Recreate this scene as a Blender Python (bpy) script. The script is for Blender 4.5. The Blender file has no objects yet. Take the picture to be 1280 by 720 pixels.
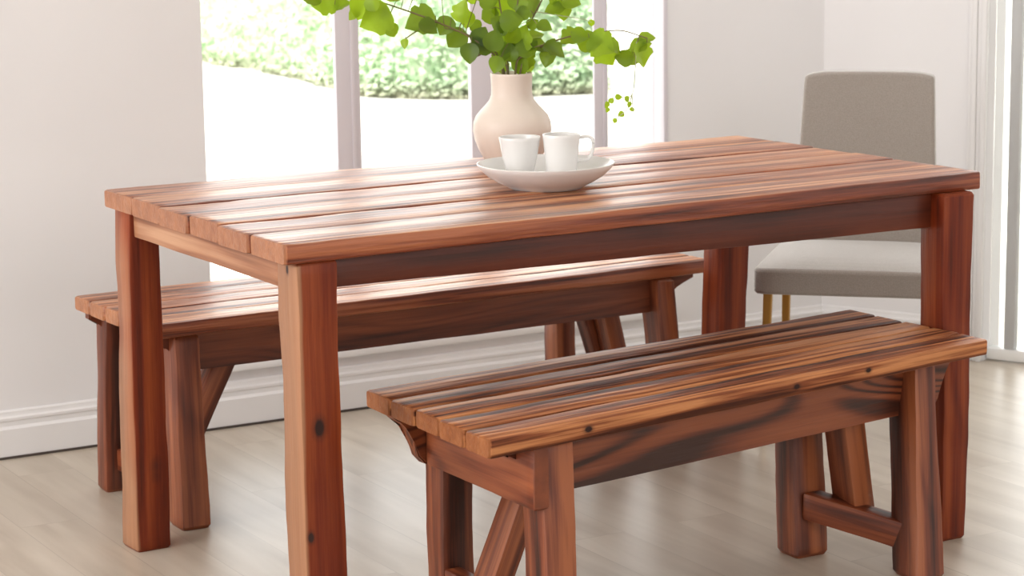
import bpy, bmesh, math, random
from mathutils import Vector, Matrix, noise
C = bpy.context.scene.collection
PI = math.pi
V = Vector
random.seed(4)

# ------------------------------------------------------------------ helpers
def empty(name, loc, label=None, cat=None, group=None, kind=None, rotz=0):
    o = bpy.data.objects.new(name, None); C.objects.link(o)
    o.location = loc; o.rotation_euler = (0, 0, rotz); o.empty_display_size = .05
    tag(o, label, cat, group, kind)
    return o

def tag(o, label=None, cat=None, group=None, kind=None):
    if label: o['label'] = label
    if cat: o['category'] = cat
    if group: o['group'] = group
    if kind: o['kind'] = kind

def obj(name, bm, m, parent=None, origin=None, smooth=30):
    """link a bmesh built in world coordinates; vertices are moved into the frame of the parent (or origin)"""
    bmesh.ops.recalc_face_normals(bm, faces=bm.faces)
    off = V(parent.location) if parent else V(origin or (0, 0, 0))
    if parent and parent.parent: off = off + V(parent.parent.location)
    if parent and parent.get('_local'): off = V((0, 0, 0))
    for v in bm.verts: v.co -= off
    me = bpy.data.meshes.new(name); bm.to_mesh(me); bm.free()
    me.materials.append(m)
    if smooth:
        for p in me.polygons: p.use_smooth = True
        me.set_sharp_from_angle(angle=math.radians(smooth))
    o = bpy.data.objects.new(name, me); C.objects.link(o)
    if parent: o.parent = parent
    else: o.location = off
    return o

def structure(name, bm, m, parent=None, smooth=30):
    o = obj(name, bm, m, parent, smooth=smooth)
    if not parent: o['kind'] = 'structure'
    return o

def box(bm, a, b, bev=0):
    a, b = V(a), V(b)
    r = bmesh.ops.create_cube(bm, size=1)
    vs = r['verts']
    for v in vs:
        v.co = V([(a[i] + b[i]) / 2 + v.co[i] * (b[i] - a[i]) for i in range(3)])
    if bev:
        es = list({e for v in vs for e in v.link_edges})
        bmesh.ops.bevel(bm, geom=es, offset=bev, segments=2, affect='EDGES', profile=.5)

def plank_layer(bm):
    return bm.verts.layers.float.get('plank') or bm.verts.layers.float.new('plank')

def grain_layers(bm):
    g = bm.verts.layers.float_vector.get('grain') or bm.verts.layers.float_vector.new('grain')
    e = bm.verts.layers.float.get('end_cut') or bm.verts.layers.float.new('end_cut')
    return g, e

def ring_pts(c, r):
    """rounded section from four corners in order"""
    out = []
    for i in range(4):
        p, a, b = c[i], c[i - 1], c[(i + 1) % 4]
        ua, ub = (a - p), (b - p)
        ra = min(r, ua.length * .45); rb = min(r, ub.length * .45)
        ua.normalize(); ub.normalize()
        out += [p + ua * ra, p + (ua * ra + ub * rb) * .29, p + ub * rb]
    return out

def beam(bm, A, B, r=.006, seg=16, wob=0., seed=0, val=0., rough=0., freq=5.):
    """timber between two end sections (four corners each, same order), rounded arrises, live wobble"""
    A = [V(p) for p in A]; B = [V(p) for p in B]
    lay = plank_layer(bm); gl, el = grain_layers(bm)
    L = (sum(B, V()) / 4 - sum(A, V()) / 4).length
    off = seed * 3.71 + val * 1.9
    e = min(r / L, .1)
    fs = [0, e * .35, e] + [e + (1 - 2 * e) * i / seg for i in range(1, seg)] + [1 - e, 1 - e * .35, 1]
    rings = []
    for f in fs:
        c = [A[i].lerp(B[i], f) for i in range(4)]
        cen = sum(c, V()) / 4
        if wob:
            for i in range(4):
                n1 = noise.noise(V((f * L * freq, i * 9.1 + seed * 3.7, 2.2))) + .35 * noise.noise(V((f * L * freq * 4, i * 5.1 + seed * 1.7, 7.2)))
                n2 = noise.noise(V((f * L * freq, i * 4.3 + seed * 6.1, 8.8)))
                d1 = (c[i] - c[i - 1]).normalized(); d2 = (c[i] - c[(i + 1) % 4]).normalized()
                c[i] = c[i] + d1 * n1 * wob + d2 * n2 * wob
        sh = r * (1 - min(1, min(f, 1 - f) / e)) if e else 0
        sh = 1 - min(.3, .8 * sh / max(1e-4, (c[0] - cen).length))
        c = [cen + (p - cen) * sh for p in c]
        ring = ring_pts(c, r)
        if rough:
            ring = [p + noise.noise_vector(p * 60) * rough for p in ring]
        vs = [bm.verts.new(p) for p in ring]
        e1_ = (A[1] - A[0]).normalized(); e2_ = (A[3] - A[0]).normalized(); c0_ = cen
        for v in vs:
            v[lay] = val; v[gl] = V((f * L + off, (v.co - c0_).dot(e1_), (v.co - c0_).dot(e2_)))
            v[el] = 1. if (f < e * .5 or f > 1 - e * .5) else 0.
        rings.append(vs)
    n = 12
    for a, b in zip(rings, rings[1:]):
        for i in range(n):
            bm.faces.new((a[i], a[(i + 1) % n], b[(i + 1) % n], b[i]))
    bm.faces.new(rings[0][::-1]); bm.faces.new(rings[-1])

def lathe(bm, prof, c, n=64, cap=True):
    rings = []
    for r, z in prof:
        if r < 1e-5: rings.append([bm.verts.new((c[0], c[1], c[2] + z))])
        else: rings.append([bm.verts.new((c[0] + r * math.cos(2 * PI * i / n), c[1] + r * math.sin(2 * PI * i / n), c[2] + z)) for i in range(n)])
    for a, b in zip(rings, rings[1:]):
        for i in range(n):
            j = (i + 1) % n
            if len(a) == 1 and len(b) == 1: continue
            if len(a) == 1: bm.faces.new((a[0], b[j], b[i]))
            elif len(b) == 1: bm.faces.new((a[i], a[j], b[0]))
            else: bm.faces.new((a[i], a[j], b[j], b[i]))

def smooth_path(pts, k=6):
    P = [V(p) for p in pts]; P = [P[0] * 2 - P[1]] + P + [P[-1] * 2 - P[-2]]
    out = []
    for i in range(1, len(P) - 2):
        for s in range(k):
            t = s / k
            a, b, c, d = P[i - 1:i + 3]
            out.append(.5 * ((2 * b) + (c - a) * t + (2 * a - 5 * b + 4 * c - d) * t * t + (3 * b - a - 3 * c + d) * t ** 3))
    return out + [P[-2]]

def tube(bm, pts, r0, r1=None, n=8, flat=1.):
    r1 = r0 if r1 is None else r1
    rings = []; up = V((0, 0, 1))
    for i, p in enumerate(pts):
        d = (pts[min(i + 1, len(pts) - 1)] - pts[max(i - 1, 0)]).normalized()
        s = d.cross(up)
        if s.length < .05: s = d.cross(V((0, 1, 0)))
        s.normalize(); t = s.cross(d)
        r = r0 + (r1 - r0) * i / (len(pts) - 1)
        rings.append([bm.verts.new(p + s * r * flat * math.cos(2 * PI * k / n) + t * r * math.sin(2 * PI * k / n)) for k in range(n)])
    for a, b in zip(rings, rings[1:]):
        for i in range(n): bm.faces.new((a[i], a[(i + 1) % n], b[(i + 1) % n], b[i]))
    bm.faces.new(rings[0][::-1]); bm.faces.new(rings[-1])

# ------------------------------------------------------------------ materials
class NT:
    def __init__(s, name):
        s.m = bpy.data.materials.new(name); s.m.use_nodes = True
        s.t = s.m.node_tree; s.t.nodes.clear()
        s.out = s.n('ShaderNodeOutputMaterial')
    def n(s, t, **k):
        x = s.t.nodes.new(t)
        for a, b in k.items():
            if a.startswith('i_'):
                x.inputs[int(a[2:]) if a[2:].isdigit() else a[2:].replace('_', ' ')].default_value = b
            else: setattr(x, a, b)
        return x
    def l(s, a, b): s.t.links.new(a, b)
    def math(s, op, a, b=None):
        x = s.n('ShaderNodeMath', operation=op)
        for i, v in enumerate((a, b)):
            if v is None: continue
            if isinstance(v, (int, float)): x.inputs[i].default_value = v
            else: s.l(v, x.inputs[i])
        return x.outputs[0]
    def mix(s, fac, a, b, mode='MIX'):
        x = s.n('ShaderNodeMix', data_type='RGBA', blend_type=mode)
        for i, v in ((0, fac), (6, a), (7, b)):
            if isinstance(v, (int, float)): x.inputs[i].default_value = v
            elif isinstance(v, tuple): x.inputs[i].default_value = (*v, 1)
            else: s.l(v, x.inputs[i])
        return x.outputs[2]
    def ramp(s, fac, stops):
        x = s.n('ShaderNodeValToRGB'); r = x.color_ramp
        while len(r.elements) < len(stops): r.elements.new(.5)
        for e, (p, c) in zip(r.elements, stops):
            e.position = p; e.color = (*c, 1) if isinstance(c, tuple) else (c, c, c, 1)
        s.l(fac, x.inputs[0]); return x.outputs[0]

def srgb(r, g, b):
    return tuple(((c / 255 + .055) / 1.055) ** 2.4 if c > 10 else c / 255 / 12.92 for c in (r, g, b))

def plain(name, col, rough=.5, spec=.5, metal=0., bump=0, bscale=200, coat=0):
    N = NT(name); b = N.n('ShaderNodeBsdfPrincipled')
    b.inputs['Roughness'].default_value = rough; b.inputs['Specular IOR Level'].default_value = spec
    b.inputs['Metallic'].default_value = metal; b.inputs['Coat Weight'].default_value = coat
    tc = N.n('ShaderNodeTexCoord'); no = N.n('ShaderNodeTexNoise'); no.inputs['Scale'].default_value = 3
    N.l(tc.outputs['Object'], no.inputs['Vector'])
    N.l(N.mix(no.outputs['Fac'], tuple(c * .97 for c in col), tuple(min(1, c * 1.03) for c in col)), b.inputs['Base Color'])
    if bump:
        n2 = N.n('ShaderNodeTexNoise'); n2.inputs['Scale'].default_value = bscale; N.l(tc.outputs['Object'], n2.inputs['Vector'])
        bp = N.n('ShaderNodeBump'); bp.inputs['Strength'].default_value = bump; bp.inputs['Distance'].default_value = .002
        N.l(n2.outputs['Fac'], bp.inputs['Height']); N.l(bp.outputs[0], b.inputs['Normal'])
    N.l(b.outputs[0], N.out.inputs[0]); return N.m

def wood(name, axis, dark, mid, light, streak=.5, rings=.5, rough=.38, bump=.35, fine=1., knots=(), origin=(0, 0, 0), seed=0., bands=6., spec=.5, black=0., lit_sap=None, side=None):
    """long-grained reddish softwood; axis = grain direction 0/1/2; knots = (world point, radius)"""
    N = NT(name); b = N.n('ShaderNodeBsdfPrincipled')
    tc = N.n('ShaderNodeTexCoord'); oi = N.n('ShaderNodeObjectInfo'); at = N.n('ShaderNodeAttribute', attribute_name='plank')
    gr = N.n('ShaderNodeAttribute', attribute_name='grain'); ec = N.n('ShaderNodeAttribute', attribute_name='end_cut')
    w = N.math('ADD', N.math('ADD', N.math('MULTIPLY', oi.outputs['Random'], 31.), N.math('MULTIPLY', at.outputs['Fac'], 5.3)), seed)
    def mapped(sl, sc):
        mp = N.n('ShaderNodeMapping'); s = [sc] * 3; s[0] = sl; mp.inputs['Scale'].default_value = s
        N.l(gr.outputs['Vector'], mp.inputs['Vector']); return mp.outputs[0]
    def nz(vec, scale, det=3, rgh=.55, dist=0.):
        x = N.n('ShaderNodeTexNoise', noise_dimensions='4D')
        x.inputs['Scale'].default_value = scale; x.inputs['Detail'].default_value = det
        x.inputs['Roughness'].default_value = rgh; x.inputs['Distortion'].default_value = dist
        N.l(vec, x.inputs['Vector']); N.l(w, x.inputs['W']); return x.outputs['Fac']
    broad = nz(mapped(.9, 14.), 1., 2, .5, .3)
    sgrain = nz(mapped(1.6 * fine, 60. * fine), 1., 4, .6, .15)
    fib = nz(mapped(8., 380.), 1., 2, .5)
    # growth rings: contour lines of a slow noise field -> cathedral figures
    slow = nz(mapped(1.1, 7.), 1., 1, .4, .6)
    ring = N.math('SINE', N.math('MULTIPLY', slow, bands * 6.28))
    ring = N.math('POWER', N.math('ADD', N.math('MULTIPLY', ring, .5), .5), 2.2)
    line = nz(mapped(.7, 32. * fine), 1., 2, .5, .1)
    c0 = lambda x, k: N.math('MULTIPLY', N.math('SUBTRACT', x, .5), k)
    v = N.math('ADD', c0(broad, .45), .5)
    v = N.math('ADD', v, c0(sgrain, 1.7 * streak)); v = N.math('ADD', v, c0(line, .95 * streak))
    v = N.math('SUBTRACT', v, N.math('MULTIPLY', N.math('SUBTRACT', ring, .35), .22 * rings))
    v = N.math('ADD', v, N.math('MULTIPLY', N.math('SUBTRACT', fib, .5), .16))
    col = N.ramp(v, [(.27, dark), (.47, mid), (.68, light)])
    if black:
        bl = N.ramp(nz(mapped(1.5, 26.), 1., 2, .5, .8), [(.60, 0.), (.70, 1.)])
        col = N.mix(N.math('MULTIPLY', bl, black), col, srgb(52, 30, 22))
    if lit_sap:      # pale sapwood face, with light from the left put into its colour
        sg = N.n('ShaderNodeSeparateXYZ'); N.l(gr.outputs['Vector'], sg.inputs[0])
        shift = N.math('ADD', N.math('ADD', N.math('MULTIPLY', sg.outputs['Y'], 10.), N.math('MULTIPLY', N.math('SUBTRACT', nz(mapped(2.2, 3.), 1., 2), .5), .16)), lit_sap * 10.)
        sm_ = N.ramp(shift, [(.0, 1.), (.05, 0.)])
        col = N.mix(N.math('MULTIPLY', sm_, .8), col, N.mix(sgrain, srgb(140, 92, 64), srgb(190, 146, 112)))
    if side:     # front faces darkened: shade away from the window put into the colour
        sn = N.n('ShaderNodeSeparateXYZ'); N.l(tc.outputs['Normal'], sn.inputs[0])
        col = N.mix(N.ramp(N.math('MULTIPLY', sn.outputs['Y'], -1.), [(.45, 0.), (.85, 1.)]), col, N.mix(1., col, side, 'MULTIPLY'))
    endc = N.mix(N.math('MULTIPLY', nz(gr.outputs['Vector'], 45., 2), 1.), tuple(.5 * (a_ + b_) for a_, b_ in zip(dark, mid)), tuple(.4 * a_ + .6 * b_ for a_, b_ in zip(mid, light)))
    col = N.mix(ec.outputs['Fac'], col, endc)
    kn = None
    for (kp, kr) in knots:
        p = V(kp) - V(origin)
        sb = N.n('ShaderNodeVectorMath', operation='SUBTRACT'); N.l(tc.outputs['Object'], sb.inputs[0]); sb.inputs[1].default_value = p
        sc = N.n('ShaderNodeVectorMath', operation='MULTIPLY'); s3 = [1 / kr] * 3; s3[axis] = .62 / kr
        N.l(sb.outputs[0], sc.inputs[0]); sc.inputs[1].default_value = s3
        ln = N.n('ShaderNodeVectorMath', operation='LENGTH'); N.l(sc.outputs[0], ln.inputs[0])
        d = N.math('ADD', ln.outputs['Value'], N.math('MULTIPLY', sgrain, .5))
        k = N.ramp(d, [(.75, 1.), (1.0, .65), ]) if False else N.ramp(N.math('MULTIPLY', d, .5), [(.42, 1.), (.60, .35), (.9, 0.)])
        kn = k if kn is None else N.math('MAXIMUM', kn, k)
    if kn is not None: col = N.mix(kn, col, srgb(48, 26, 22))
    N.l(col, b.inputs['Base Color'])
    b.inputs['Specular IOR Level'].default_value = spec
    N.l(N.math('ADD', N.math('MULTIPLY', sgrain, -.25), rough + .12), b.inputs['Roughness'])
    bp = N.n('ShaderNodeBump'); bp.inputs['Strength'].default_value = bump; bp.inputs['Distance'].default_value = .004
    dash = nz(mapped(9., 70.), 1., 2, .5, .3)
    N.l(N.math('ADD', N.math('ADD', N.math('MULTIPLY', sgrain, .8), N.math('MULTIPLY', dash, .7)), N.math('MULTIPLY', broad, .4)), bp.inputs['Height']); N.l(bp.outputs[0], b.inputs['Normal'])
    N.l(b.outputs[0], N.out.inputs[0]); return N.m

T0 = (.78, .43, 0)
FB0 = (.83, -.03, 0)
BB0 = (.82, 1.17, 0)
RD, RM, RL = srgb(70, 22, 8), srgb(116, 42, 15), srgb(150, 72, 34)       # red-brown timber
TD, TM, TL = srgb(84, 40, 24), srgb(150, 84, 50), srgb(206, 146, 102)     # paler tops, window light on them put into the colour
BD, BM_, BL = srgb(72, 34, 20), srgb(138, 76, 44), srgb(202, 136, 88)      # bench seat

# ------------------------------------------------------------------ table
table = empty('dining_table', T0, 'large rectangular red-brown wooden dining table with a rough plank top and thick square legs', 'table')
Tq = dict(FL=V((-.006, .006, 0)), BL=V((-.020, .868, 0)), FR=V((1.580, .046, 0)), BR=V((1.552, .874, 0)))
def quad(q, s, t, z):
    p = q['FL'].lerp(q['FR'], s).lerp(q['BL'].lerp(q['BR'], s), t)
    return V((p.x, p.y, z))
bm = bmesh.new()
tb = [0, .17, .33, .49, .655, .825, 1]
zt = .76; th = .036
ext = [.0, -.003, .002, -.002, .003, .006]
for k in range(6):
    t0, t1 = tb[k], tb[k + 1] - (.0045 if k < 5 else 0)
    s0 = -.0 + ext[k] * .6; s1 = 1 + ext[(k * 2) % 6] * .6
    dz = [0, -.001, .0008, -.0012, .0006, -.001][k]
    A = [quad(Tq, s0, t0, zt - th), quad(Tq, s0, t1, zt - th), quad(Tq, s0, t1, zt + dz), quad(Tq, s0, t0, zt + dz)]
    B = [quad(Tq, s1, t0, zt - th), quad(Tq, s1, t1, zt - th), quad(Tq, s1, t1, zt + dz), quad(Tq, s1, t0, zt + dz)]
    beam(bm, A, B, r=.005, seg=90, wob=.0013, seed=k + 3, val=k + .37, freq=9)
top_mat = wood('lit_table_top_wood', 0, TD, TM, TL, streak=.75, rings=.45, rough=.36, bump=.8, fine=.9, origin=T0, spec=.62, side=(.72, .48, .40))
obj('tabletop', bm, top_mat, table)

tk = [((.0548, .832, .185), .013), ((.0548, .832, .165), .011), ((.052, .012, .43), .012), ((.030, .012, .234), .007), ((.016, .118, .60), .014), ((.018, .050, .709), .006)]
leg_mat = wood('red_leg_wood', 2, RD, RM, RL, streak=.45, rings=.5, rough=.42, bump=.4, fine=.7, knots=tk, origin=T0, bands=5, lit_sap=.0365, spec=.3)
leg_red = wood('red_heart_leg_wood', 2, RD, RM, RL, streak=.55, rings=.5, rough=.42, bump=.4, fine=.7, origin=T0, bands=5, spec=.3)
def post(bm, top, bot, sx, sy, z1, z0=0., sxb=None, syb=None, **k):
    """upright with given front-left corner at top and foot"""
    sxb = sxb or sx; syb = syb or sy
    def c(p, a, b, z): return [V((p[0], p[1], z)), V((p[0] + a, p[1], z)), V((p[0] + a, p[1] + b, z)), V((p[0], p[1] + b, z))]
    beam(bm, c(bot, sxb, syb, z0), c(top, sx, sy, z1), **k)
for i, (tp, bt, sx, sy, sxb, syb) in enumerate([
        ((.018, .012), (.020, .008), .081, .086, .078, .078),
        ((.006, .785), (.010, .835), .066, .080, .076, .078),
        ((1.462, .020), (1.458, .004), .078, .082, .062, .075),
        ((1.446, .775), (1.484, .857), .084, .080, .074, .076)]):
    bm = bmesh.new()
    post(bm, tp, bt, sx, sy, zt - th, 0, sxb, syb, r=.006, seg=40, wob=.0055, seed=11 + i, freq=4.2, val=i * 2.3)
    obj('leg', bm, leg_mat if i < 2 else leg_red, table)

ap_x = wood('shaded_red_rail_wood', 0, srgb(62, 25, 12), srgb(92, 38, 19), srgb(116, 54, 30), streak=.4, rings=.6, rough=.45, bump=.3, fine=.7, origin=T0)  # long aprons darkened: shade under the tabletop put into the wood colour
ap_y = wood('lit_end_rail_wood', 1, srgb(112, 64, 42), srgb(160, 106, 74), srgb(194, 146, 112), streak=.4, rings=.6, rough=.45, bump=.3, fine=.7, origin=T0)  # end aprons paler: light from the left put into the wood colour
def rail(bm, x0, x1, y0, y1, z0, z1, **k):
    if abs(x1[0] - x0[0]) > abs(0): pass
    return
def xrail(p0, p1, th_, z0, z1, z0b=None, z1b=None):
    z0b = z0 if z0b is None else z0b; z1b = z1 if z1b is None else z1b
    return ([V((p0[0], p0[1], z0)), V((p0[0], p0[1] + th_, z0)), V((p0[0], p0[1] + th_, z1)), V((p0[0], p0[1], z1))],
            [V((p1[0], p1[1], z0b)), V((p1[0], p1[1] + th_, z0b)), V((p1[0], p1[1] + th_, z1b)), V((p1[0], p1[1], z1b))])
def yrail(p0, p1, th_, z0, z1, z0b=None, z1b=None):
    z0b = z0 if z0b is None else z0b; z1b = z1 if z1b is None else z1b
    return ([V((p0[0], p0[1], z0)), V((p0[0] + th_, p0[1], z0)), V((p0[0] + th_, p0[1], z1)), V((p0[0], p0[1], z1))],
            [V((p1[0], p1[1], z0b)), V((p1[0] + th_, p1[1], z0b)), V((p1[0] + th_, p1[1], z1b)), V((p1[0], p1[1], z1b))])
AT = zt - th - .0005
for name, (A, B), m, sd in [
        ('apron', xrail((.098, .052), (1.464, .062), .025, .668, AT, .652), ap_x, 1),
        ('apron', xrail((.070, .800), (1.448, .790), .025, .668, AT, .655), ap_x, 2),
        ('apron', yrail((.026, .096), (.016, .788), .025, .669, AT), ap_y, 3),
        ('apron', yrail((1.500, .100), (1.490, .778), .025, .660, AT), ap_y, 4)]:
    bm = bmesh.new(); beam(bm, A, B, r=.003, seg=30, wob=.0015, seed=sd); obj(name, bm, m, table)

# ------------------------------------------------------------------ benches
def seat_mesh(q, n, z, th_, seed, gap, r=.005, wob=.0016):
    bm = bmesh.new()
    for k in range(n):
        t0 = k / n; t1 = (k + 1) / n - (gap if k < n - 1 else 0)
        e0 = .004 * noise.noise(V((k * 3.3, seed, 1))); e1 = 1 + .005 * noise.noise(V((k * 2.3, seed, 5)))
        dz = .0012 * noise.noise(V((k * 1.3, seed, 9)))
        f = lambda s: [quad(q, s, t0, z - th_), quad(q, s, t1, z - th_), quad(q, s, t1, z + dz), quad(q, s, t0, z + dz)]
        beam(bm, f(e0), f(e1), r=r, seg=80, wob=wob, seed=seed + k, val=k + .61, freq=8)
    return bm

def corbel_rail(bm, p0, p1, th_, zt_, h, tip0, tip1, lay_val=0):
    """rail with ogee-cut ends reaching tip0 / tip1 metres past p0 / p1"""
    p0, p1 = V((*p0, 0)), V((*p1, 0)); d = (p1 - p0).normalized(); n = V((-d.y, d.x, 0)) * th_
    L = (p1 - p0).length
    prof = []
    def ogee(t, sgn, base):
        pts = [(t, 0), (t, .16), (t * .62, .34), (t * .42, .62), (t * .30, .86), (t * .1, 1.)]
        return [(base + sgn * a, b) for a, b in pts]
    left = ogee(tip0, -1, 0); right = ogee(tip1, 1, L)
    outline = left + [(L * i / 10, 1.) for i in range(1, 10)] + right[::-1]
    lay = plank_layer(bm); gl, el = grain_layers(bm)
    a = []; b = []
    for (u, v) in outline:
        w = p0 + d * u; z = zt_ - h * v + .0015 * noise.noise(V((u * 9, th_, v)))
        a.append(bm.verts.new((w.x, w.y, z))); b.append(bm.verts.new((w.x + n.x, w.y + n.y, z)))
    for q_, (u, v) in zip(a + b, outline + outline): q_[gl] = V((u, 0 if q_ in a else .1, q_.co.z)); q_[el] = 0.
    k = len(a)
    fa = bm.faces.new(a); fb = bm.faces.new(b[::-1])
    for i in range(k): bm.faces.new((a[i], b[i], b[(i + 1) % k], a[(i + 1) % k]))
    es = list(fa.edges) + list(fb.edges)
    bmesh.ops.bevel(bm, geom=es, offset=.003, segments=2, affect='EDGES')

def bench(root, q, n, z, th_, legs, rails, ends, stretchers, braces, mats, seed, gap):
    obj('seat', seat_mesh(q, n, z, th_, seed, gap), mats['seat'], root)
    for i, (tp, bt, sx, sy, sxb, syb) in enumerate(legs):
        bm = bmesh.new(); post(bm, tp, bt, sx, sy, z - th_ - .0005, 0, sxb, syb, r=.008, seg=30, wob=.004, seed=seed + 20 + i, freq=6, val=i * 1.7)
        obj('leg', bm, mats['leg'], root)
    for i, (p0, p1, t_, h, a, b) in enumerate(rails):
        bm = bmesh.new(); corbel_rail(bm, p0, p1, t_, z - th_ - .0005, h, a, b); obj('side_rail', bm, mats['rail'], root)
    for i, (A, B) in enumerate(ends):
        bm = bmesh.new(); beam(bm, A, B, r=.004, seg=16, wob=.002, seed=seed + 40 + i); obj('end_rail', bm, mats['end'], root)
    for i, (A, B) in enumerate(stretchers):
        bm = bmesh.new(); beam(bm, A, B, r=.004, seg=14, wob=.002, seed=seed + 50 + i); obj('stretcher', bm, mats['end'], root)
    for i, (A, B) in enumerate(braces):
        bm = bmesh.new(); beam(bm, A, B, r=.005, seg=14, wob=.002, seed=seed + 60 + i); obj('brace', bm, mats['leg'], root)

def sec(x, y, sx, sy, z): return [V((x, y, z)), V((x + sx, y, z)), V((x + sx, y + sy, z)), V((x, y + sy, z))]

def bench_mats(tag_, o, sd, sm, sl, black=.0, knots=(), sr=.36, sspec=.55, side=None, figure=1.6):
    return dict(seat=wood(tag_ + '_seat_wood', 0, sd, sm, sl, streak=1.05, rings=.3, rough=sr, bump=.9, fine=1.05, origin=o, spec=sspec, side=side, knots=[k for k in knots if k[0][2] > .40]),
                leg=wood(tag_ + '_leg_wood', 2, srgb(58, 26, 15), srgb(116, 56, 32), srgb(164, 94, 56), streak=.6, rings=.4, rough=.42, bump=.4, fine=.7, origin=o, bands=6, black=black),
                rail=wood(tag_ + '_rail_wood', 0, srgb(58, 28, 17), srgb(108, 52, 29), srgb(146, 80, 47), streak=.3, rings=figure, rough=.42, bump=.4, fine=.7, origin=o, bands=15, black=0, seed=3.3),
                end=wood(tag_ + '_end_wood', 1, srgb(58, 26, 15), srgb(118, 56, 32), srgb(160, 88, 52), streak=.5, rings=.8, rough=.42, bump=.4, fine=.7, origin=o, bands=8))

# near bench, standing at a slight angle in front of the table
fb = empty('bench', FB0, 'near wooden bench with a five-plank seat, standing in front of the table', 'bench', 'plank benches along the table')
Fq = dict(FL=V((.216, -.305, 0)), BL=V((.216, .160, 0)), FR=V((1.462, -.120, 0)), BR=V((1.430, .284, 0)))
zb = .45; tbh = .033; zu = zb - tbh - .0005
fy = lambda x: -.305 + (x - .216) * .1485      # front edge of the seat
by = lambda x: .160 + (x - .216) * .102
fb_legs = [((.350, -.245), (.334, -.300), .066, .075, .060, .085),
           ((.341, .100), (.346, .115), .062, .075, .072, .070),
           ((1.304, -.085), (1.236, -.188), .052, .095, .070, .080),
           ((1.158, .125), (1.130, .065), .072, .075, .082, .070)]
mF = bench_mats('near_bench', FB0, BD, BM_, BL, black=.85, sr=.46, sspec=.2, knots=[((.43, fy(.43), .435), .007), ((1.12, fy(1.12), .437), .006), ((.93, fy(.93), .434), .006)])
fr0 = (.345, fy(.345) + .108); fr1 = (1.36, fy(1.36) + .085)
rr0 = (.300, by(.300) - .055); rr1 = (1.25, by(1.25) - .055)
bench(fb, Fq, 5, zb, tbh, fb_legs,
      [((.416, fy(.416) + .088), (1.385, fy(1.385) + .088), .030, .112, .13, .06),
       ((.330, .130), (1.240, .215), .028, .116, .075, .10)],
      [yrail((.326, -.262), (.322, .128), .030, .300, zu), yrail((1.330, .010), (1.262, .205), .028, .310, zu)],
      [yrail((.345, -.215), (.348, .115), .036, .045, .098), yrail((1.262, -.135), (1.150, .075), .045, .042, .098, .080, .136)],
      [(sec(.352, -.050, .048, .07, .096), sec(.490, -.050, .048, .07, zu)),
       (sec(1.212, -.02, .052, .075, .100), sec(1.165, -.02, .050, .075, zu))],
      mF, 5, .014)

# far bench behind the table, by the window
bb = empty('bench', BB0, 'far wooden bench behind the table, beside the baseboard under the window', 'bench', 'plank benches along the table')
Bq = dict(FL=V((.106, .962, 0)), BL=V((.094, 1.392, 0)), FR=V((1.548, .977, 0)), BR=V((1.538, 1.390, 0)))
bb_legs = [((.166, .972), (.1495, .930), .057, .080, .068, .080),
           ((.132, 1.300), (.122, 1.318), .062, .07, .064, .065),
           ((1.394, .975), (1.400, .930), .048, .085, .060, .080),
           ((1.322, 1.315), (1.322, 1.330), .052, .07, .060, .065)]
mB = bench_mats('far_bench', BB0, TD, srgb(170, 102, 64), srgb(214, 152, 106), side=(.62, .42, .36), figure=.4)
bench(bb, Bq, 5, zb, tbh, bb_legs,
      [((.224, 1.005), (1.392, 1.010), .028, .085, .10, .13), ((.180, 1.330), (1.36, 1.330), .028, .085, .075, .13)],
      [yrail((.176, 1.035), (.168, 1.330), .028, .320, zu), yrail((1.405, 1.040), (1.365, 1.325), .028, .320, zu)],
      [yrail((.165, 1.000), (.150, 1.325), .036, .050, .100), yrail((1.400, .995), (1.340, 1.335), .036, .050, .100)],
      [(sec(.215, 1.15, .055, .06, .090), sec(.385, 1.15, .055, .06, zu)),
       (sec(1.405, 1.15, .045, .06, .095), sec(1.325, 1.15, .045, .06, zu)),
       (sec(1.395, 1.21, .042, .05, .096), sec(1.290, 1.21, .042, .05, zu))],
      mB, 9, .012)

# ------------------------------------------------------------------ vase, plate, cups
ceramic = plain('cream_glazed_ceramic', srgb(226, 212, 200), .42, .4, bump=.08, bscale=60)
white_c = plain('white_glazed_ceramic', srgb(232, 230, 228), .22, .5)
VX, VY = .850, .711
vase = empty('vase', (VX, VY, zt), 'cream ceramic vase with a round belly and a straight neck, holding leafy branches', 'vase')
bm = bmesh.new()
prof = [(0, .0), (.050, .0), (.054, .004), (.062, .016), (.0725, .035), (.0805, .056), (.0840, .075), (.0828, .092), (.0770, .107), (.0665, .119), (.0560, .130), (.0480, .140), (.0442, .150), (.0434, .162), (.0438, .180), (.0446, .190), (.0452, .1945), (.0440, .1975), (.0415, .1965), (.0400, .190), (.0390, .160), (.044, .140), (.060, .125), (.074, .105), (.078, .075), (.06, .02), (0, .012)]
lathe(bm, prof, (VX, VY, zt), 72)
obj('body', bm, ceramic, vase, smooth=60)

PX, PY = .728, .366
bm = bmesh.new()
lathe(bm, [(0, .004), (.066, .004), (.068, 0), (.074, 0), (.078, .004), (.095, .012), (.115, .024), (.130, .038), (.1375, .0475), (.1375, .0495), (.1355, .0500), (.128, .041), (.112, .028), (.092, .0165), (.075, .011), (0, .010)], (PX, PY, zt), 96)
pl = obj('plate', bm, white_c, origin=(PX, PY, zt), smooth=50)
tag(pl, 'wide shallow white bowl-shaped plate on the table holding two white cups', 'plate')

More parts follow.
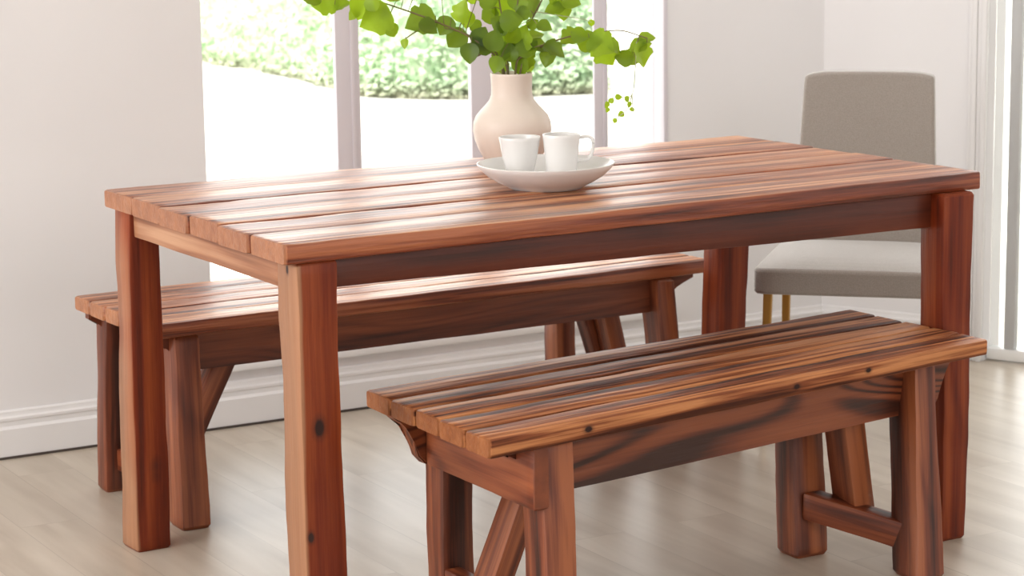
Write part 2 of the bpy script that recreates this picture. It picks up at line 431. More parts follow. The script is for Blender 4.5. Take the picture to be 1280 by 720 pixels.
def cup(x, y, h, rt, rb, ang, label, curve=.0, mug=False):
    c = empty('cup', (x, y, zt + .0115), label, 'cup', 'white cups on the plate')
    bm = bmesh.new(); n = 14; pr = [(0, 0), (rb * .9, 0)]
    for i in range(n + 1):
        f = i / n; pr.append((rb + (rt - rb) * (f ** (.55 if curve else .9)), .001 + (h - .001) * f))
    pr += [(rt - .0008, h + .0012), (rt - .0026, h)]
    for i in range(n, -1, -1):
        f = i / n; pr.append((max(.004, rb + (rt - rb) * (f ** (.55 if curve else .9)) - .0032), .005 + (h - .005) * f))
    pr.append((0, .005))
    lathe(bm, pr, (x, y, zt + .0115), 56)
    obj('body', bm, white_c, c, smooth=55)
    bm = bmesh.new()
    d = V((math.cos(ang), math.sin(ang), 0)); o = V((x, y, zt + .0115))
    rr = lambda f: rb + (rt - rb) * (f ** (.55 if curve else .9)) - .001
    pts = [o + d * rr(.93) + V((0, 0, h * .93)), o + d * (rt + .015) + V((0, 0, h * .95)), o + d * (rt + .0245) + V((0, 0, h * .88)), o + d * (rt + .025) + V((0, 0, h * .66)), o + d * (rt + .016) + V((0, 0, h * .47)), o + d * rr(.40) + V((0, 0, h * .42))]
    tube(bm, smooth_path(pts, 6), .0036, .0036, 10)
    obj('handle', bm, white_c, c, smooth=60)
cup(.700, .420, .086, .0415, .018, 1.15, 'left white cup on the plate, tapering bowl-like with its handle turned away', curve=1)
cup(.765, .366, .092, .0375, .028, -.55, 'right white cup on the plate, taller, with its handle pointing right')

# ------------------------------------------------------------------ leafy branches in the vase
def leaf_mat(name, a, b):
    N = NT(name); p = N.n('ShaderNodeBsdfPrincipled'); tc = N.n('ShaderNodeTexCoord'); no = N.n('ShaderNodeTexNoise')
    at = N.n('ShaderNodeAttribute', attribute_name='plank'); no.inputs['Scale'].default_value = 40
    N.l(tc.outputs['Object'], no.inputs['Vector'])
    c0 = N.mix(at.outputs['Fac'], a, b)
    c = N.mix(N.math('MULTIPLY', no.outputs['Fac'], .35), c0, tuple(x * .6 for x in a))
    N.l(c, p.inputs['Base Color']); p.inputs['Roughness'].default_value = .45
    tr = N.n('ShaderNodeBsdfTranslucent'); N.l(N.mix(.25, c0, srgb(200, 225, 60)), tr.inputs[0])
    mx = N.n('ShaderNodeMixShader'); mx.inputs[0].default_value = .42
    N.l(p.outputs[0], mx.inputs[1]); N.l(tr.outputs[0], mx.inputs[2]); N.l(mx.outputs[0], N.out.inputs[0]); return N.m
leafm = leaf_mat('fresh_green_leaf', srgb(62, 92, 18), srgb(160, 194, 30))
stemm = plain('green_brown_stem', srgb(112, 100, 62), .6)
pale_stem = plain('pale_grey_green_stem', srgb(178, 182, 150), .6)

RT = V((.868, -.496, 0)); UP = V((0, 0, 1)); TW = V((-.496, -.868, 0))     # right / up / towards the table's near side
MO = V((VX, VY, zt + .1965))                                                 # vase mouth
def W(du, dv, dd=0.):          # millimetres from the vase mouth
    return MO + RT * du * .001 + UP * dv * .001 + TW * dd * .001

OUT = [(0, 0), (.10, .30), (.30, .50), (.46, .42), (.62, .34), (.74, .36), (.84, .16), (1.0, 0)]
def leaf(bm, pos, size, direc, face, tone, lobes=False):
    """broad leaf: pos = centre, direc = midrib direction, face = normal"""
    lay = plank_layer(bm)
    d = direc.normalized(); s = d.cross(face).normalized(); nrm = s.cross(d)
    base = pos - d * size * .5
    if lobes: prof = [(0, .0), (.02, .26), (.14, .44), (.27, .50), (.36, .40), (.46, .50), (.60, .47), (.68, .32), (.82, .20), (.93, .08), (1., 0)]
    else: prof = [(0, 0), (.03, .18), (.13, .36), (.28, .46), (.45, .47), (.62, .40), (.78, .27), (.91, .12), (1., 0)]
    def P(u, v):
        z = abs(v) * .28 - .20 * (u - .4) ** 2 + .03 * math.sin(u * 17 + size * 900) * (abs(v) * 2)
        q = bm.verts.new(base + d * size * u + s * size * v + nrm * size * z); q[lay] = tone; return q
    mid = [P(u, 0) for u, v in prof]
    for sg in (-1, 1):
        edge = [mid[0]] + [P(u, sg * v) for u, v in prof[1:-1]] + [mid[-1]]
        half = [None] + [P(u, sg * v * .5) for u, v in prof[1:-1]] + [None]
        for i in range(len(prof) - 1):
            if i == 0:
                bm.faces.new((mid[0], mid[1], half[1])); bm.faces.new((mid[0], half[1], edge[1]))
            elif i == len(prof) - 2:
                bm.faces.new((mid[i], mid[i + 1], half[i])); bm.faces.new((half[i], mid[i + 1], edge[i]))
            else:
                bm.faces.new((mid[i], mid[i + 1], half[i + 1], half[i])); bm.faces.new((half[i], half[i + 1], edge[i + 1], edge[i]))

def face_normal(tilt_x, tilt_z):
    v = TW + RT * tilt_x + UP * tilt_z
    return v.normalized()

def branch(label, stems, leaves, twigs=()):
    """stems: list of point lists (mm); leaves: (du, dv, dd, size mm, angle deg in view, tone 0..1, tilt, lobes)"""
    o = W(*stems[0][0]) if False else MO - V((0, 0, .19))
    root = empty('leafy_branch', W(stems[0][1][0] * .2, -4, 0), label, 'branch', 'leafy branches in the vase')
    bm = bmesh.new()
    for st in stems: tube(bm, smooth_path([W(*p) for p in st], 7), .0026, .0012, 7)
    allp = [p for st in stems for p in smooth_path([W(*p) for p in st], 7)]
    for (du, dv, dd, sz, an, tone, tl, lb) in leaves:
        if sz < 20: continue
        a = math.radians(an); d = RT * math.cos(a) + UP * math.sin(a)
        b = W(du, dv, dd) - d * sz * .0005
        q = min(allp, key=lambda p: (p - b).length)
        if (q - b).length > .004:
            m_ = (q + b) / 2 + V((0, 0, .004)); tube(bm, smooth_path([q, m_, b], 4), .0009, .0007, 5)
    obj('stem', bm, stemm, root, smooth=60)
    if twigs:
        bm = bmesh.new()
        for st in twigs: tube(bm, smooth_path([W(*p) for p in st], 6), .0014, .0007, 6)
        obj('twig', bm, pale_stem, root, smooth=60)
    bm = bmesh.new()
    for (du, dv, dd, sz, an, tone, tl, lb) in leaves:
        a = math.radians(an); d = RT * math.cos(a) + UP * math.sin(a) + TW * (.25 * math.sin(du + dv))
        leaf(bm, W(du, dv, dd), sz * .001, d, face_normal(*tl), tone, lb)
    obj('foliage', bm, leafm, root, smooth=70)
    return root

R = random.Random(12)
def px(l):      # (photo-like position in 1280-frame units around the mouth at 641,94) -> mm
    out = []
    for (x, y, sz, an, tone, lb) in l:
        tl = (R.uniform(-.9, .9), R.uniform(-.3, 1.5))
        out.append(((x - 641) * 1.735, (94 - y) * 1.75, R.uniform(-35, 35), sz * 1.76, an, tone, tl, lb))
    return out
def above(n, x0, x1, y0, y1, tone=(0, 1)):
    return [(R.uniform(x0, x1), -R.uniform(y0, y1), R.uniform(22, 40), R.uniform(-60, 240), R.uniform(*tone), R.random() < .6) for _ in range(n)]
def S(*p): return [((x - 641) * 1.735, (94 - y) * 1.75, d) for x, y, d in p]

branch('leftmost leafy branch, arching far left over the table with large bright leaves',
       [S((636, 196, 6), (630, 92, 6), (600, 55, 10), (550, 30, 8), (490, 8, 0), (430, -12, -8), (380, -16, -10)), S((550, 30, 8), (528, 40, 8), (512, 50, 6))],
       px([(413, 6, 34, 190, .75, True), (398, 2, 24, 165, .6, False), (436, 9, 22, 20, .7, False), (459, 12, 34, 250, .95, False), (450, 20, 24, 220, .85, False), (476, 26, 42, 205, .9, True), (485, 22, 26, 320, .7, False), (495, 40, 20, 290, .5, False),
           (530, 30, 40, 200, .25, True), (541, 36, 26, 330, .2, False), (511, 57, 13, 260, .7, False), (440, -14, 34, 160, .6, True), (400, -14, 34, 200, .5, True), (500, -12, 36, 100, .6, True), (474, 4, 24, 100, .8, False)] + above(9, 380, 560, 18, 90)))
branch('short inner branch left of the vase mouth with small dark leaves',
       [S((640, 196, -6), (632, 92, 0), (615, 62, 4), (585, 45, 6), (560, 38, 6)), S((615, 62, 4), (600, 72, 8), (592, 70, 8))],
       px([(561, 36, 26, 235, .15, False), (573, 52, 30, 230, .05, False), (591, 68, 26, 265, .05, False), (604, 48, 26, 60, -.2, False), (583, 17, 30, 80, .9, True), (588, 29, 22, 260, .95, False), (598, 38, 18, 300, .3, False), (611, 62, 24, 20, .1, False), (620, 52, 28, 70, .3, False), (600, 58, 20, 200, 0, False)] + above(4, 560, 620, 6, 60)),
       twigs=[S((600, 70, 12), (617, 54, 12), (640, 40, 10), (665, 30, 8))])
branch('upright middle branch with mixed green leaves rising out of the picture',
       [S((638, 196, -4), (637, 92, -4), (634, 50, -6), (628, 10, -10), (618, -60, -14), (610, -130, -20)), S((634, 50, -6), (648, 20, 0), (652, -20, 0))],
       px([(618, 21, 30, 95, .35, False), (636, 12, 36, 70, .8, True), (642, 30, 30, 10, .45, False), (627, 33, 24, 150, .3, False), (612, 4, 26, 120, .45, False), (652, 6, 26, 60, .5, True), (630, 40, 22, 230, .4, False)] + above(12, 575, 665, 4, 130)))
branch('upright right-hand branch with a drooping star-shaped leaf cluster',
       [S((646, 196, 2), (646, 92, 2), (655, 55, 0), (672, 20, -6), (692, -20, -10), (705, -80, -16)), S((692, -20, -10), (703, -6, -4), (706, 6, 0))],
       px([(669, 16, 28, 250, .3, False), (682, 37, 20, 340, .35, False), (703, 6, 34, 265, .6, True), (706, 20, 26, 268, .6, False), (694, 17, 24, 190, .5, False), (715, 8, 24, 350, .6, False), (740, 35, 9, 270, 1.1, False), (655, 22, 20, 200, .3, False), (668, 34, 16, 30, .4, False)] + above(11, 650, 745, 8, 125)),
       twigs=[S((672, 20, -6), (700, 25, -4), (730, 30, -2), (740, 34, -2))])
branch('rightmost leafy branch, arching low to the right with hanging yellow blossom',
       [S((648, 196, 4), (652, 92, 8), (672, 66, 12), (705, 52, 12), (740, 47, 8), (775, 44, 4), (808, 54, 0))],
       px([(712, 52, 26, 210, .45, True), (725, 48, 22, 340, .5, False), (738, 57, 32, 10, .6, False), (752, 60, 36, 330, .75, True), (758, 74, 34, 300, .85, True), (766, 64, 26, 320, .7, False), (779, 77, 24, 180, .3, False), (790, 76, 24, 70, .5, False), (801, 74, 34, 285, .8, True), (796, 64, 24, 200, .65, False), (808, 55, 22, 10, .6, False),
           (757, 133, 9, 250, 1.2, False), (763, 127, 8, 60, 1.2, False), (772, 124, 9, 10, 1., False), (782, 127, 9, 300, 1.1, False), (785, 134, 8, 280, .9, False), (776, 148, 9, 200, 1., False), (767, 152, 7, 240, 1.2, False), (790, 142, 7, 290, 1.1, False), (759, 142, 7, 250, 1.2, False)]),
       twigs=[S((795, 58, 0), (793, 92, 0), (789, 122, 0), (774, 126, 0), (757, 133, 0)), S((789, 122, 0), (783, 140, 0), (768, 152, 0)), S((789, 122, 0), (790, 142, 0))])
branch('low bunch of leaves crowding right at the vase mouth',
       [S((644, 196, 10), (646, 92, 12), (656, 72, 18), (676, 60, 22), (695, 62, 20)), S((644, 196, 0), (636, 92, 14), (628, 76, 20))],
       px([(694, 66, 30, 330, .2, True), (686, 76, 24, 250, .2, False), (656, 50, 32, 80, .75, True), (662, 62, 30, 40, .45, False), (659, 77, 34, 265, .55, True), (653, 86, 26, 270, .6, False), (637, 56, 28, 110, .7, False), (628, 68, 26, 200, .4, False), (623, 82, 22, 250, .45, False), (644, 46, 24, 60, .8, False), (670, 52, 26, 20, .5, False), (640, 68, 24, 90, .35, False), (630, 88, 18, 270, .7, False), (662, 88, 18, 280, .65, False), (676, 62, 24, 340, .3, False), (648, 60, 26, 130, .6, False)]))

# ------------------------------------------------------------------ upholstered chair
fab = NT('taupe_woven_fabric')
pb = fab.n('ShaderNodeBsdfPrincipled'); tc = fab.n('ShaderNodeTexCoord')
wv = []
for ax in (0, 2):
    w_ = fab.n('ShaderNodeTexWave', wave_type='BANDS', bands_direction='XYZ'[ax]); w_.inputs['Scale'].default_value = 90; w_.inputs['Distortion'].default_value = 9; w_.inputs['Detail'].default_value = 3; w_.inputs['Detail Scale'].default_value = 2.5
    fab.l(tc.outputs['Object'], w_.inputs['Vector']); wv.append(w_.outputs['Fac'])
wsum = fab.math('MULTIPLY', fab.math('ADD', wv[0], wv[1]), .5)
fab.l(fab.mix(wsum, srgb(140, 130, 122), srgb(160, 151, 143)), pb.inputs['Base Color']); pb.inputs['Roughness'].default_value = .9
pb.inputs['Sheen Weight'].default_value = .6
bp = fab.n('ShaderNodeBump'); bp.inputs['Strength'].default_value = .3; bp.inputs['Distance'].default_value = .001
fab.l(wsum, bp.inputs['Height']); fab.l(bp.outputs[0], pb.inputs['Normal']); fab.l(pb.outputs[0], fab.out.inputs[0])
brass = plain('brushed_brass', srgb(176, 132, 62), .35, .5, metal=.55)

CH = V((1.757, .716, 0)); CR = math.radians(-44)
chair = empty('dining_chair', CH, 'taupe upholstered dining chair on thin brass legs beyond the right end of the table', 'chair', rotz=CR)
def cushion(name, fn, nu, nv, nw, m, parent):
    """closed box grid deformed by fn(u,v,w) with u,v,w in -1..1"""
    bm = bmesh.new(); vs = {}
    def g(i, j, k):
        if (i, j, k) not in vs: vs[(i, j, k)] = bm.verts.new(fn(2 * i / nu - 1, 2 * j / nv - 1, 2 * k / nw - 1))
        return vs[(i, j, k)]
    for i in range(nu):
        for j in range(nv):
            for k in (0, nw): bm.faces.new((g(i, j, k), g(i + 1, j, k), g(i + 1, j + 1, k), g(i, j + 1, k)))
    for i in range(nu):
        for k in range(nw):
            for j in (0, nv): bm.faces.new((g(i, j, k), g(i + 1, j, k), g(i + 1, j, k + 1), g(i, j, k + 1)))
    for j in range(nv):
        for k in range(nw):
            for i in (0, nu): bm.faces.new((g(i, j, k), g(i, j + 1, k), g(i, j + 1, k + 1), g(i, j, k + 1)))
    bmesh.ops.recalc_face_normals(bm, faces=bm.faces)
    me = bpy.data.meshes.new(name); bm.to_mesh(me); bm.free(); me.materials.append(m)
    for p in me.polygons: p.use_smooth = True
    o = bpy.data.objects.new(name, me); C.objects.link(o); o.parent = parent
    md = o.modifiers.new('Bevel', 'BEVEL'); md.width = .008; md.segments = 3; md.limit_method = 'ANGLE'; md.angle_limit = math.radians(50)
    me.set_sharp_from_angle(angle=math.radians(50))
    return o
def rc(a, b, k=.06):      # soften box corners in plan
    m_ = max(0., abs(a) - (1 - k)) / k; n_ = max(0., abs(b) - (1 - k)) / k
    q = m_ * n_
    return a - math.copysign(q * k * .3, a), b - math.copysign(q * k * .3, b)
def seat_fn(u, v, w):
    u, v = rc(u, v, .12)
    wx = .225 - .012 * (v + 1) / 2
    z = .375 + (w + 1) / 2 * .062
    if w > .3: z += .016 * (1 - u ** 4) * (1 - v ** 4)
    return V((u * wx, .225 + v * .225, z))
cushion('seat', seat_fn, 16, 16, 4, fab.m, chair)
def back_fn(u, v, w):
    h = (w + 1) / 2
    wx = .182 - .020 * h
    uu, ww = u, w
    t_ = .032 - .006 * h
    y = .425 + .075 * h ** 1.3 + v * t_ + (.012 * (1 - u * u) * (1 if v > 0 else .7))
    z = .385 + h * .480
    if w > .9: z -= .010 * abs(u) ** 6
    return V((u * wx, y, z))
cushion('backrest', back_fn, 14, 4, 16, fab.m, chair)
for sx_, sy_, bx_, by_ in ((-1, .045, -.012, -.005), (1, .045, .012, -.005), (-1, .385, -.010, .04), (1, .385, .010, .04)):
    bm = bmesh.new()
    beam(bm, sec(sx_ * .192 - .008 + bx_, sy_ - .008 + by_, .016, .016, 0), sec(sx_ * .192 - .011, sy_ - .011, .022, .022, .376), r=.004, seg=4)
    me = bpy.data.meshes.new('leg'); bmesh.ops.recalc_face_normals(bm, faces=bm.faces); bm.to_mesh(me); bm.free(); me.materials.append(brass)
    o = bpy.data.objects.new('leg', me); C.objects.link(o); o.parent = chair

# ------------------------------------------------------------------ room
wallm = plain('matt_white_wall_paint', srgb(232, 230, 231), .75, .2)
trimm = plain('satin_white_trim_paint', srgb(232, 230, 230), .4, .4)
framem = plain('pale_grey_window_frame', srgb(214, 208, 214), .4, .4)
ceilm = plain('white_ceiling_paint', srgb(240, 240, 240), .85, .1)

# floor: pale oak boards running away from the window
N = NT('pale_oak_floorboards'); pb = N.n('ShaderNodeBsdfPrincipled'); tc = N.n('ShaderNodeTexCoord')
mp = N.n('ShaderNodeMapping'); mp.inputs['Rotation'].default_value = (0, 0, PI / 2); N.l(tc.outputs['Object'], mp.inputs['Vector'])
br = N.n('ShaderNodeTexBrick'); br.offset = .37; br.inputs['Scale'].default_value = 1; br.inputs['Brick Width'].default_value = 1.15
br.inputs['Row Height'].default_value = .135; br.inputs['Mortar Size'].default_value = .0012; br.inputs['Mortar Smooth'].default_value = .3; br.inputs['Bias'].default_value = 0
br.inputs['Color1'].default_value = (.2, .2, .2, 1); br.inputs['Color2'].default_value = (.8, .8, .8, 1); br.inputs['Mortar'].default_value = (0, 0, 0, 1)
N.l(mp.outputs[0], br.inputs['Vector'])
m2 = N.n('ShaderNodeMapping'); m2.inputs['Scale'].default_value = (9, 1.0, 1); N.l(tc.outputs['Object'], m2.inputs['Vector'])
n4 = N.n('ShaderNodeTexNoise', noise_dimensions='4D'); n4.inputs['Scale'].default_value = 1.6; n4.inputs['Detail'].default_value = 5; n4.inputs['Distortion'].default_value = .5
N.l(m2.outputs[0], n4.inputs['Vector']); N.l(N.math('MULTIPLY', br.outputs['Color'], 20.), n4.inputs['W'])
g = N.ramp(n4.outputs['Fac'], [(.28, srgb(176, 162, 145)), (.52, srgb(194, 182, 166)), (.74, srgb(206, 195, 180))])
tone = N.ramp(br.outputs['Color'], [(.0, .93), (1., 1.05)])
col = N.mix(1., g, tone, 'MULTIPLY'); col = N.mix(N.math('MULTIPLY', br.outputs['Fac'], .22), col, srgb(130, 116, 100))
N.l(col, pb.inputs['Base Color']); pb.inputs['Roughness'].default_value = .33; pb.inputs['Specular IOR Level'].default_value = .6
N.l(pb.outputs[0], N.out.inputs[0]); floorm = N.m

YW = 1.764; CX = 2.484
bm = bmesh.new(); box(bm, (-6, -6.5, -.06), (6.2, YW + .12, 0)); structure('floor', bm, floorm, smooth=0)
bm = bmesh.new(); box(bm, (-6, -6.5, 2.6), (6.4, YW + .12, 2.7)); structure('ceiling', bm, ceilm, smooth=0)
# back wall with the window opening
WX0, WX1, WZ0, WZ1 = .578, 1.948, .165, 2.25
bm = bmesh.new()
box(bm, (-6, YW, 0), (WX0, YW + .12, 2.6)); box(bm, (WX1, YW, 0), (CX + .06, YW + .12, 2.6))
box(bm, (WX0, YW, 0), (WX1, YW + .12, WZ0)); box(bm, (WX0, YW, WZ1), (WX1, YW + .12, 2.6))
structure('wall_back', bm, wallm, smooth=0)

def base_profile(bm, p0, p1, nrm):
    """moulded baseboard swept from p0 to p1; nrm points into the room"""
    prof = [(0, 0), (.016, 0), (.016, .072), (.013, .076), (.010, .079), (.010, .090), (.0125, .093), (.0125, .099), (.008, .103), (.006, .108), (.006, .113), (.003, .117), (0, .117)]
    p0, p1, n_ = V((*p0, 0)), V((*p1, 0)), V((*nrm, 0)).normalized()
    a = [bm.verts.new(p0 + n_ * u + V((0, 0, w))) for u, w in prof]; b = [bm.verts.new(p1 + n_ * u + V((0, 0, w))) for u, w in prof]
    for i in range(len(prof) - 1): bm.faces.new((a[i], a[i + 1], b[i + 1], b[i]))
    bm.faces.new(a); bm.faces.new(b[::-1])
bm = bmesh.new(); base_profile(bm, (-6, YW), (CX, YW), (0, -1)); structure('baseboard_back', bm, trimm, smooth=25)
bm = bmesh.new(); box(bm, (-6, YW - .019, .0002), (CX - .03, YW - .0162, .006)); structure('baseboard_shadow_line', bm, plain('shadow_gap_dark', srgb(70, 60, 54), .8), smooth=0)  # dark strip drawn in for the shadow line under the baseboard

# window: empty that parents frame, mullions, sill and panes
def glass_mat():
    N = NT('clear_window_glass'); t = N.n('ShaderNodeBsdfTransparent'); t.inputs[0].default_value = (.97, .985, .98, 1)
    gl = N.n('ShaderNodeBsdfGlossy'); gl.inputs['Roughness'].default_value = .02
    lw = N.n('ShaderNodeLayerWeight'); lw.inputs[0].default_value = .12
    mx = N.n('ShaderNodeMixShader'); N.l(N.math('MULTIPLY', lw.outputs['Fresnel'], .5), mx.inputs[0]); N.l(t.outputs[0], mx.inputs[1]); N.l(gl.outputs[0], mx.inputs[2])
    N.l(mx.outputs[0], N.out.inputs[0]); return N.m
glassm = glass_mat()
win = empty('window_1', ((WX0 + WX1) / 2, YW, WZ0), kind='structure')
YG = YW + .05; MULL = ((.964, 1.032, .016, 1), (1.359, 1.454, .018, 0), (1.742, 1.786, .009, 1)); bm = bmesh.new()
box(bm, (1.933, YW - .004, WZ0), (WX1 - .001, YW + .045, WZ1), .003); box(bm, (1.937, YW + .05, WZ0), (WX1 - .001, YW + .115, WZ1), .002)
box(bm, (WX0 + .001, YG, WZ0), (1.93, YG + .04, WZ0 + .035), .003); box(bm, (WX0 + .001, YG, WZ1 - .04), (1.93, YG + .04, WZ1), .003)
box(bm, (WX0 + .001, YG + .005, 1.083), (.948, YG + .03, 1.125), .003)
obj('window_frame', bm, framem, win)
for x0, x1, dp, st in MULL:
    bm = bmesh.new(); w_ = x1 - x0
    box(bm, (x0, YG, WZ0 + .034), (x1, YG + dp, WZ1 - .039), .002)
    if st: box(bm, (x0 + w_ * .62, YG - .003, WZ0 + .034), (x1 - w_ * .2, YG + .002, WZ1 - .039), .001)
    obj('mullion', bm, framem, win)
for x0, x1 in ((WX0, MULL[0][0] + .01), (MULL[0][1] - .01, MULL[1][0] + .01), (MULL[1][1] - .01, MULL[2][0] + .01), (MULL[2][1] - .01, WX1)):
    bm = bmesh.new(); box(bm, (x0, YG + .006, WZ0 + .02), (x1, YG + .010, WZ1 - .02)); obj('pane', bm, glassm, win, smooth=0)
bm = bmesh.new(); box(bm, (WX0 - .02, YW - .02, WZ0 - .022), (WX1 + .01, YW + .03, WZ0 - .001), .004); obj('sill', bm, trimm, win)

# right wall runs at an angle from the corner, with a glazed door
dR = V((.447, -.894, 0)).normalized(); nR = V((-.894, -.447, 0)).normalized()   # nR points into the room
C0 = V((CX, YW, 0))
def wbox(bm, s0, s1, n0, n1, z0, z1, bev=0):
    b2 = bmesh.new(); box(b2, (s0, n0, z0), (s1, n1, z1), bev)
    for v in b2.verts: v.co = C0 + dR * v.co.x + nR * v.co.y + V((0, 0, v.co.z))
    me = bpy.data.meshes.new('t'); b2.to_mesh(me); b2.free(); bm.from_mesh(me); bpy.data.meshes.remove(me)
D0, D1 = .503, 1.50
bm = bmesh.new(); wbox(bm, 0, D0 - .004, -.12, 0, 0, 2.6); wbox(bm, D1, 4.2, -.12, 0, 0, 2.6); wbox(bm, D0 - .004, D1, -.12, 0, 2.15, 2.6)
structure('wall_right', bm, wallm, smooth=0)
bm = bmesh.new(); p1 = C0 + dR * (.444); base_profile(bm, (CX, YW), (p1.x, p1.y), (nR.x, nR.y)); structure('baseboard_right', bm, trimm, smooth=25)
bm = bmesh.new()
wbox(bm, .444, .456, .0, .010, 0, 2.2, .002); wbox(bm, .456, .470, .0, .016, 0, 2.2, .003); wbox(bm, .470, .484, .0, .012, 0, 2.2, .003); wbox(bm, .484, .499, .0, .018, 0, 2.2, .003)
structure('trim_1', bm, trimm)
door = empty('door_1', C0 + dR * D0, kind='structure')
bm = bmesh.new(); wbox(bm, D1 - .05, D1, -.07, -.02, .004, 2.12, .003)
wbox(bm, D0, D1 - .05, -.07, -.02, .004, .035, .002); wbox(bm, D0, D1 - .05, -.07, -.02, 2.02, 2.12, .003)
obj('door_frame', bm, plain('bright_white_door_paint', srgb(246, 246, 244), .35), door)
bm = bmesh.new(); wbox(bm, D0 + .048, D0 + .078, -.055, -.026, .035, 2.02, .003); obj('door_stile', bm, plain('grey_door_edge', srgb(188, 188, 188), .5), door)
bm = bmesh.new(); wbox(bm, D0, D1 - .05, -.044, -.040, .035, 2.02); obj('pane', bm, glassm, door, smooth=0)

# ------------------------------------------------------------------ outdoors
gm = plain('sunlit_pale_paving', srgb(240, 238, 232), .9, .1)
bm = bmesh.new(); box(bm, (-12, YW + .12, -.2), (30, 32, -.10)); box(bm, (3.6, -8, -.2), (30, YW + .12, -.10)); structure('ground', bm, gm, smooth=0)
def hedge_mat():
    N = NT('pale_hedge_leaves'); p = N.n('ShaderNodeBsdfPrincipled'); tc = N.n('ShaderNodeTexCoord'); no = N.n('ShaderNodeTexNoise'); no.inputs['Scale'].default_value = 9; no.inputs['Detail'].default_value = 4
    N.l(tc.outputs['Object'], no.inputs['Vector'])
    sp = N.n('ShaderNodeSeparateXYZ'); N.l(tc.outputs['Object'], sp.inputs[0])
    c = N.ramp(no.outputs['Fac'], [(.32, srgb(184, 212, 176)), (.5, srgb(202, 222, 190)), (.68, srgb(222, 234, 208))])
    low = N.ramp(sp.outputs['Z'], [(.0, 1.), (.13, 0.)])  # brownish shadow along the hedge foot, painted into the leaf colour
    c = N.mix(N.math('MULTIPLY', low, .7), c, srgb(158, 140, 122))
    N.l(c, p.inputs['Base Color']); p.inputs['Roughness'].default_value = .7; N.l(p.outputs[0], N.out.inputs[0]); return N.m
hm = hedge_mat()
hp = [V(p) for p in ((4.6, 17.5, 0), (5.25, 14.5, 0), (5.42, 12.6, 0), (5.36, 11.2, 0), (5.24, 10.3, 0), (5.45, 9.75, 0), (5.85, 9.60, 0), (6.2, 9.50, 0), (6.52, 9.45, 0))]
path = smooth_path(hp, 8)
bm = bmesh.new(); HH = 1.25; prev = None; lay = plank_layer(bm)
for i, p in enumerate(path):
    d = (path[min(i + 1, len(path) - 1)] - path[max(i - 1, 0)]).normalized(); n_ = V((-d.y, d.x, 0)); n_ = V((d.y, -d.x, 0))
    col_ = []
    for j in range(26):
        h = HH * j / 25
        o = .10 * noise.noise(V((p.x * 2.2, p.y * 2.2, h * 2.4))) + .05 * noise.noise(V((p.x * 7, p.y * 7, h * 7)))
        col_.append(bm.verts.new(p + n_ * (o + .04) + V((0, 0, h - .1))))
    col_.append(bm.verts.new(p - n_ * 1.2 + V((0, 0, HH - .1)))); col_.append(bm.verts.new(p - n_ * 1.2 + V((0, 0, -.1))))
    if prev:
        for a in range(len(col_) - 1): bm.faces.new((prev[a], col_[a], col_[a + 1], prev[a + 1]))
    else: bm.faces.new(col_)
    prev = col_
bm.faces.new(prev[::-1])
rh = random.Random(3)
for _ in range(12000):      # leaves standing off the hedge face
    f_ = rh.random() * (len(path) - 1); i = int(f_); p = path[i].lerp(path[i + 1], f_ - i)
    d = (path[i + 1] - path[i]).normalized(); n_ = V((d.y, -d.x, 0)); h = (rh.random() ** 1.6) * HH
    c_ = p + n_ * (.10 * noise.noise(V((p.x * 2.2, p.y * 2.2, h * 2.4))) + .03 + rh.uniform(0, .09)) * (-1 if False else 1) + V((0, 0, h - .08))
    a = V((rh.gauss(0, 1), rh.gauss(0, 1), rh.gauss(0, 1))).normalized(); b = a.orthogonal().normalized(); s_ = rh.uniform(.018, .038)
    q = [bm.verts.new(c_ + a * s_), bm.verts.new(c_ + b * s_ * .6), bm.verts.new(c_ - a * s_), bm.verts.new(c_ - b * s_ * .6)]
    bm.faces.new(q)
me = bpy.data.meshes.new('hedge')
for v in bm.verts: v.co -= V((5.4, 10.5, -.1))
bm.to_mesh(me); bm.free(); me.materials.append(hm)
hedge = bpy.data.objects.new('hedge', me); C.objects.link(hedge); hedge.location = (5.4, 10.5, -.1)
tag(hedge, 'pale green clipped hedge in the garden outside the window', 'hedge')

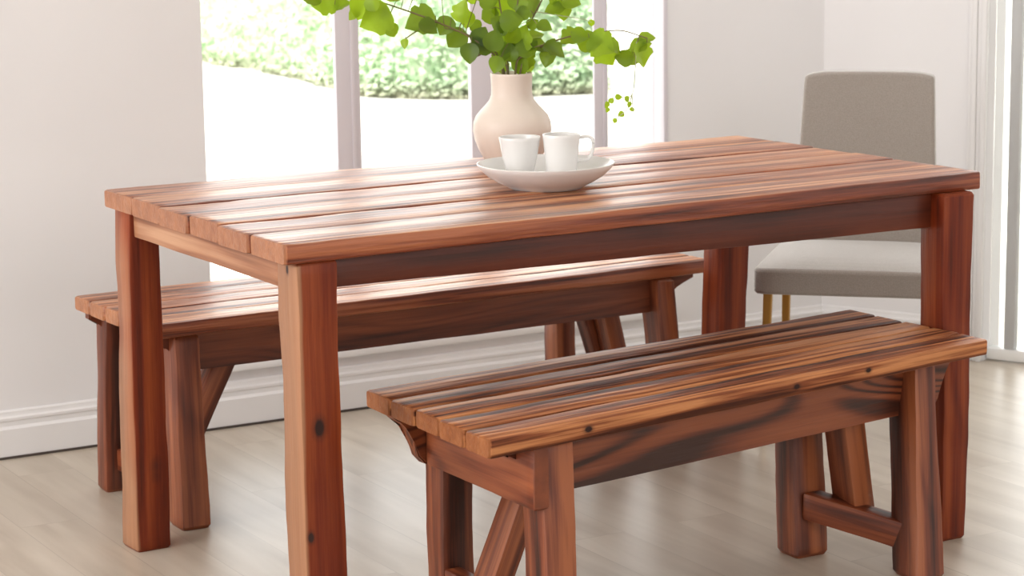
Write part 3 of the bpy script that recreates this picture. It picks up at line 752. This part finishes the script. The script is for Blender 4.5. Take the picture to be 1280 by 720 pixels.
# ------------------------------------------------------------------ light
w = bpy.data.worlds.new('World'); bpy.context.scene.world = w; w.use_nodes = True
nt = w.node_tree; bg = nt.nodes['Background']; bg.inputs[0].default_value = (1., .985, .975, 1)
tcw = nt.nodes.new('ShaderNodeTexCoord'); sx_ = nt.nodes.new('ShaderNodeSeparateXYZ'); nt.links.new(tcw.outputs['Generated'], sx_.inputs[0])
mr = nt.nodes.new('ShaderNodeMapRange'); mr.inputs['From Min'].default_value = -.1; mr.inputs['From Max'].default_value = .6; mr.inputs['To Min'].default_value = .95; mr.inputs['To Max'].default_value = 4.0
nt.links.new(sx_.outputs['Y'], mr.inputs['Value']); nt.links.new(mr.outputs[0], bg.inputs[1])      # brighter sky over the garden
sun = bpy.data.lights.new('sun', 'SUN'); sun.energy = 6.0; sun.angle = math.radians(6); sun.color = (1, .97, .9)
so = bpy.data.objects.new('sun', sun); C.objects.link(so); so.rotation_euler = V((.55, .35, -.78)).to_track_quat('-Z', 'Y').to_euler()
def area(name, loc, target, sx, sy, e, col=(1, 1, 1)):
    l = bpy.data.lights.new(name, 'AREA'); l.shape = 'RECTANGLE'; l.size = sx; l.size_y = sy; l.energy = e; l.color = col
    o = bpy.data.objects.new(name, l); C.objects.link(o); o.location = loc
    o.rotation_euler = (V(target) - V(loc)).to_track_quat('-Z', 'Y').to_euler(); return o
area('left_window_light', (-3.6, .2, 1.7), (.6, .3, .5), 2.4, 1.8, 95, (1, .985, .97))
area('corner_fill_light', (1.75, .35, 2.45), (2.2, 1.7, .7), .9, .9, 9, (1, .985, .97))  # unseen lamp added to brighten the walls behind the chair
area('front_room_light', (.6, -4.6, 2.2), (.9, .3, .4), 3.0, 1.4, 30, (1, .97, .94))

# ------------------------------------------------------------------ camera
cam = bpy.data.cameras.new('camera'); co = bpy.data.objects.new('camera', cam); C.objects.link(co)
yaw, pitch, roll = .519, .1799, -.0143
F = V((math.sin(yaw) * math.cos(pitch), math.cos(yaw) * math.cos(pitch), -math.sin(pitch)))
r_ = V((math.cos(yaw), -math.sin(yaw), 0)); u_ = r_.cross(F)
rx = r_ * math.cos(roll) + u_ * math.sin(roll); ux = -r_ * math.sin(roll) + u_ * math.cos(roll)
M = Matrix((rx, ux, -F)).transposed().to_4x4(); M.translation = V((-1.6379, -3.6337, 1.402)); co.matrix_world = M
cam.sensor_width = 36; cam.lens = 2937.854 / 1280 * 36; cam.clip_start = .05; cam.clip_end = 200
cam.dof.use_dof = True; cam.dof.focus_distance = 4.4; cam.dof.aperture_fstop = 9
sc = bpy.context.scene; sc.camera = co
sc.view_settings.view_transform = 'Standard'; sc.view_settings.look = 'None'; sc.view_settings.exposure = 0
